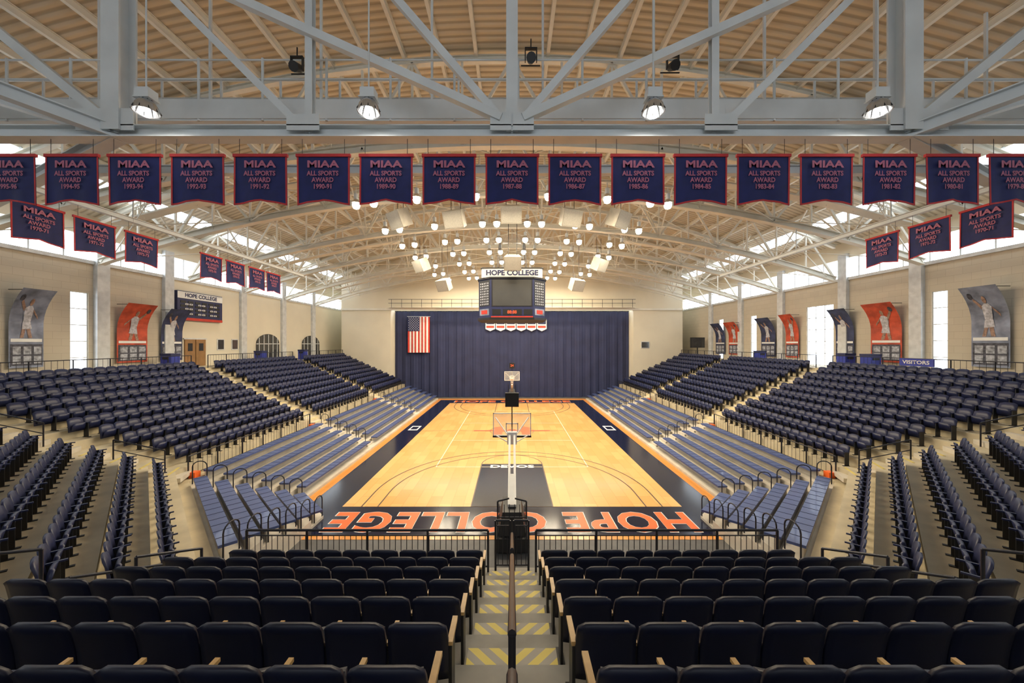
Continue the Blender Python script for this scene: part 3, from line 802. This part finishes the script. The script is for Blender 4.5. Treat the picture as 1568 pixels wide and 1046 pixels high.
for i, (xa, xb, zt2, mt) in enumerate(((1552, 1492, 10.2, M_pgrey), (1385, 1337, 9.9, M_pred), (1310, 1284, 9.8, M_pnavy), (1226, 1206, 9.8, M_pred), (1190, 1168, 9.7, M_pnavy), (1136, 1118, 9.6, M_pred), (1112, 1098, 9.6, M_pnavy))):
    ya, yb = sorted((Y_of(xa), Y_of(xb))); poster(1, (ya+yb)/2, min(2.2, max(1.5, yb-ya)), 6.1, zt2+0.1, mt, i)

for s_, y in ((-1, 25.4), (-1, 34.5), (1, 26.0), (1, 24.2), (1, 35), (-1, 41.5)):
    b = MB(); b.prism([(-0.35,-0.35),(0.35,-0.35),(0.35,0.35),(-0.35,0.35)], 0, 0.95, M_bluefl); b.prism([(-0.38,-0.38),(0.38,-0.38),(0.38,0.38),(-0.38,0.38)], 0.95, 1.1, M_sbnavy)
    b.box(-0.2, 0.2, -0.39, -0.35, 0.7, 0.85, M_black)
    b.obj('trash_bin', None, (s_*23.6, y, ZC))
mon = MB(); mon.box(-0.9, 0.9, -0.08, 0.08, 0, 1.3, M_black); mon.box(-0.8, 0.8, -0.1, -0.08, 0.1, 1.2, M_glassd); mon.box(-0.05, 0.05, -0.05, 0.05, -1.2, 0, M_black); mon.box(-0.4, 0.4, -0.3, 0.3, -1.25, -1.15, M_black)
mon.obj('display_monitor', None, (23.6, 46.8, ZC+1.25))

# ------------------------------------------------------------------ basketball goals
def goal(y_plane, sg, name='basketball_goal'):
    g = grp(name, (0, y_plane, 0), 0 if sg > 0 else math.pi)
    b = MB()
    b.prism([(-0.6,-5.0),(0.6,-5.0),(0.6,-3.2),(-0.6,-3.2)], 0.08, 0.55, M_black)
    vs = [(-0.5,-4.8,0.55),(0.5,-4.8,0.55),(0.5,-3.15,0.55),(-0.5,-3.15,0.55),(-0.34,-4.6,1.3),(0.34,-4.6,1.3),(0.34,-3.6,1.45),(-0.34,-3.6,1.45)]
    b.add(vs, [(0,3,2,1),(4,5,6,7),(0,1,5,4),(1,2,6,5),(2,3,7,6),(3,0,4,7)], M_black)
    for x in (-0.5, 0.5):
        for y in (-4.7, -3.5): b.tube((x-0.04, y, 0.11), (x+0.04, y, 0.11), 0.08, M_rail, 10)
        b.path([(x, -4.95, 0.5), (x, -4.95, 1.85), (x*0.2, -4.95, 1.95)], 0.03, M_rail)
    for k in range(6): b.tube((-0.45+k*0.18, -4.97, 0.5), (-0.45+k*0.18, -4.97, 1.75), 0.015, M_rail)
    b.tube((-0.5, -4.97, 1.3), (0.5, -4.97, 1.3), 0.02, M_rail)
    for x in (-0.11, 0.11):
        b.beam((x, -4.3, 1.4), (x, -1.0, 3.15), 0.09, 0.14, M_white)
        b.beam((x, -3.7, 1.0), (x, -0.9, 2.8), 0.07, 0.10, M_white)
    b.beam((0, -3.1, 2.1), (0, -4.3, 1.4), 0.14, 0.14, M_white)
    b.box(-0.22, 0.22, -1.05, -0.85, 2.75, 3.3, M_white)
    for x in (-0.22, 0.22):
        b.beam((x, -0.95, 3.2), (x*3.6, -0.12, 3.8), 0.04, 0.04, M_white); b.beam((x, -0.95, 2.85), (x*3.6, -0.12, 2.95), 0.04, 0.04, M_white)
    b.box(-0.915, 0.915, -0.03, 0.0, 2.9, 3.97, M_glass)
    for x in (-0.915, 0.875): b.box(x, x+0.04, -0.06, 0.01, 2.88, 3.99, M_white)
    for zz in (2.88, 3.95): b.box(-0.915, 0.915, -0.06, 0.01, zz, zz+0.04, M_white)
    b.box(-0.93, 0.93, -0.08, 0.03, 2.82, 2.90, M_black)
    for x in (-0.3, 0.25): b.box(x, x+0.05, -0.035, 0.006, 3.05, 3.5, M_white)
    for zz in (3.05, 3.45): b.box(-0.3, 0.3, -0.035, 0.006, zz, zz+0.05, M_white)
    b.box(-0.09, 0.09, 0.0, 0.16, 2.96, 3.07, M_orange)
    pts = [(0.2286*math.cos(a*math.pi/12), 0.38+0.2286*math.sin(a*math.pi/12), 3.05) for a in range(25)]
    b.path(pts, 0.013, M_orange, 6)
    N = 12
    def rp(k, lv): 
        r = (0.2286, 0.19, 0.155, 0.135, 0.13)[lv]; a = 2*math.pi*(k+0.5*(lv % 2))/N
        return (r*math.cos(a), 0.38+r*math.sin(a), 3.04-0.1*lv)
    for lv in range(4):
        for k in range(N):
            b.tube(rp(k, lv), rp(k, lv+1), 0.005, M_net, 4); b.tube(rp(k, lv), rp(k-1 if lv % 2 == 0 else k+1, lv+1), 0.005, M_net, 4)
    b.box(-0.32, 0.32, -0.42, -0.2, 4.35, 5.0, M_black); b.tube((0, -0.3, 3.3), (0, -0.3, 4.35), 0.03, M_black)
    b.tube((0, -0.9, 3.2), (0, -0.3, 3.35), 0.03, M_black)
    b.obj('goal_assembly', g)
    text('24', (0, -0.19, 4.68), (math.pi/2, 0, math.pi), 0.4, M_digit, g, 'shot_clock_digits')
    return g
goal(17.75, 1); goal(43.93, -1)

# ------------------------------------------------------------------ loudspeakers
def speaker(x, y, z, yaw, sc=1.0, tilt=0.45):
    b = MB()
    w, h, dd = 0.62*sc, 0.5*sc, 0.45*sc
    vs = [(-w,-dd,-h),(w,-dd,-h),(w*0.7,dd,-h),(-w*0.7,dd,-h),(-w,-dd,h),(w,-dd,h),(w*0.7,dd,h),(-w*0.7,dd,h)]
    Rm = Matrix.Rotation(tilt, 3, 'X'); vs = [Rm@Vector(v) for v in vs]
    b.add(vs, [(0,3,2,1),(4,5,6,7),(0,1,5,4),(1,2,6,5),(2,3,7,6),(3,0,4,7)], M_speaker)
    gr = [Rm@Vector(v) for v in ((-w*0.9,-dd-0.01,-h*0.9),(w*0.9,-dd-0.01,-h*0.9),(w*0.9,-dd-0.01,h*0.9),(-w*0.9,-dd-0.01,h*0.9))]
    b.add(gr, [(0,1,2,3)], M_grille)
    for sx in (-0.5, 0.5): b.tube((sx*w, 0, h*0.8), (sx*w, 0, max(0.5, zb_(x)-z)), 0.02, M_black, 4)
    b.obj('loudspeaker', None, (x, y, z), yaw)
for px, py, Y, yaw in ((613,335,22,-0.7),(698,335,22,-0.3),(783,328,22,0),(872,333,22,0.3),(946,335,22,0.7),(646,406,30,-0.8),(917,405,30,0.8),(681,436,33,-0.5),(882,436,33,0.5),(785,402,26.5,0)):
    speaker((px-784)*Y/563, Y, 7.34-(py-526)*Y/563, yaw, 1.0)

# ------------------------------------------------------------------ lights
lf = grp('ceiling_light_array')
la = bpy.data.lights.new('high_bay_beam', 'AREA'); la.shape = 'DISK'; la.size = 0.5; la.energy = 125; la.color = (1.0, 0.85, 0.62)
b = MB()
for Y in (20.0, 24.6, 28.4, 32.2, 36.2, 40.2, 44.2):
    for xc in (-8.0, -4.7, -1.5, 1.5, 4.7, 8.0):
        for dx in (-0.48, 0.48):
            x = xc+dx; z = zb_(x)-0.85
            b.tube((x, Y, z+0.18), (x, Y, z+0.5), 0.12, M_steel, 8); b.tube((x, Y, z+0.5), (x, Y, zb_(x)+0.1), 0.02, M_steel, 4)
            b.tube((x, Y, z+0.2), (x, Y, z-0.02), 0.12, M_alum, 12, 0.27)
            b.ball((x, Y, z-0.12), 0.22, M_bulb)
            o = bpy.data.objects.new('beam', la); C.objects.link(o); o.location = (x, Y, z-0.36); o.parent = lf
        b.beam((xc-1, Y, zb_(xc)), (xc+1, Y, zb_(xc)), 0.08, 0.08, M_steel_lamplit)
b.obj('high_bay_fixtures', lf)

for x in (-9.45, -3.7, 3.65, 9.45):
    g = grp('high_bay_light', (x, 9.5, 13.3)); b = MB()
    b.box(-0.18, 0.18, -0.14, 0.14, 0.34, 0.58, M_steel); b.box(-0.21, 0.21, -0.16, 0.16, 0.32, 0.35, M_steel)
    prof = [(0.11, 0.33), (0.17, 0.29), (0.24, 0.18), (0.28, 0.04), (0.29, 0.0)]
    n = 20; vs = []
    for r, zz in prof:
        for k in range(n): a = 2*math.pi*k/n; vs.append((r*math.cos(a), r*math.sin(a), zz))
    b.add(vs, [(i*n+k, i*n+(k+1)%n, (i+1)*n+(k+1)%n, (i+1)*n+k) for i in range(len(prof)-1) for k in range(n)], M_alum, True)
    for k in range(10): a = 2*math.pi*k/10; b.tube((0.13*math.cos(a), 0.13*math.sin(a), 0.33), (0.295*math.cos(a), 0.295*math.sin(a), 0.02), 0.012, M_black, 4)
    b.tube((0, 0, 0.32), (0, 0, 0.16), 0.04, M_white, 10)
    b.ball((0, 0, 0.08), 0.075, M_bulb2)
    b.tube((0, 0, 0.55), (0, 0, 6.0), 0.02, M_steel)
    b.disc((0, 0, 0.01), 0.29, M_steel, 20, 'z', 0, 2*math.pi, 0.27)
    b.obj('fixture', g)
for px, py in ((455, 103), (813, 90), (1030, 101)):
    Y = 11.3; b = MB()
    b.tube((0, -0.2, -0.12), (0, 0.18, 0.08), 0.15, M_black, 12, 0.11); b.box(-0.19, -0.16, -0.05, 0.05, -0.1, 0.3, M_black); b.box(0.16, 0.19, -0.05, 0.05, -0.1, 0.3, M_black); b.box(-0.19, 0.19, -0.05, 0.05, 0.28, 0.32, M_black)
    b.tube((0, 0, 0.3), (0, 0, 0.6), 0.02, M_black); b.tube((-0.3, 0.2, -0.07), (0.3, 0.2, -0.07), 0.02, M_black)
    b.obj('stage_spotlight', None, ((px-784)*Y/563, Y, 7.34-(py-526)*Y/563))

# ------------------------------------------------------------------ world + portals
w = bpy.data.worlds.new('sky'); S.world = w; w.use_nodes = True
bg = w.node_tree.nodes['Background']; bg.inputs[0].default_value = (0.84, 0.92, 1.0, 1); bg.inputs[1].default_value = 6.6
def portal(loc, rot, sx, sy):
    l = bpy.data.lights.new('sky_portal', 'AREA'); l.shape = 'RECTANGLE'; l.size = sx; l.size_y = sy; l.cycles.is_portal = True
    o = bpy.data.objects.new('sky_portal', l); C.objects.link(o); o.location = loc; o.rotation_euler = rot
for s_ in (-1, 1):
    portal((s_*25.2, 23, 12.95), (0, s_*math.pi/2, 0), 1.5, 62)
    portal((s_*22.55, 30, zt_(22.55)+0.35), (0, 0, 0), 0.9, 36)
portal((0, -8.2, 15.1), (math.pi/2, 0, 0), 28, 2.2)
for s_, ops in ((-1, opL), (1, opR)):
    for (ya, yb, z0, z1) in ops: portal((s_*25.2, (ya+yb)/2, (z0+z1)/2), (0, s_*math.pi/2, 0), z1-z0, yb-ya)

# ------------------------------------------------------------------ camera
cd = bpy.data.cameras.new('camera'); cd.sensor_width = 36; cd.lens = 563/1568*36; cd.shift_y = 0.0019; cd.clip_start = 0.05; cd.clip_end = 300
cam = bpy.data.objects.new('camera', cd); C.objects.link(cam); cam.location = (0, 0, 7.34); cam.rotation_euler = (math.pi/2, 0, 0)
S.camera = cam
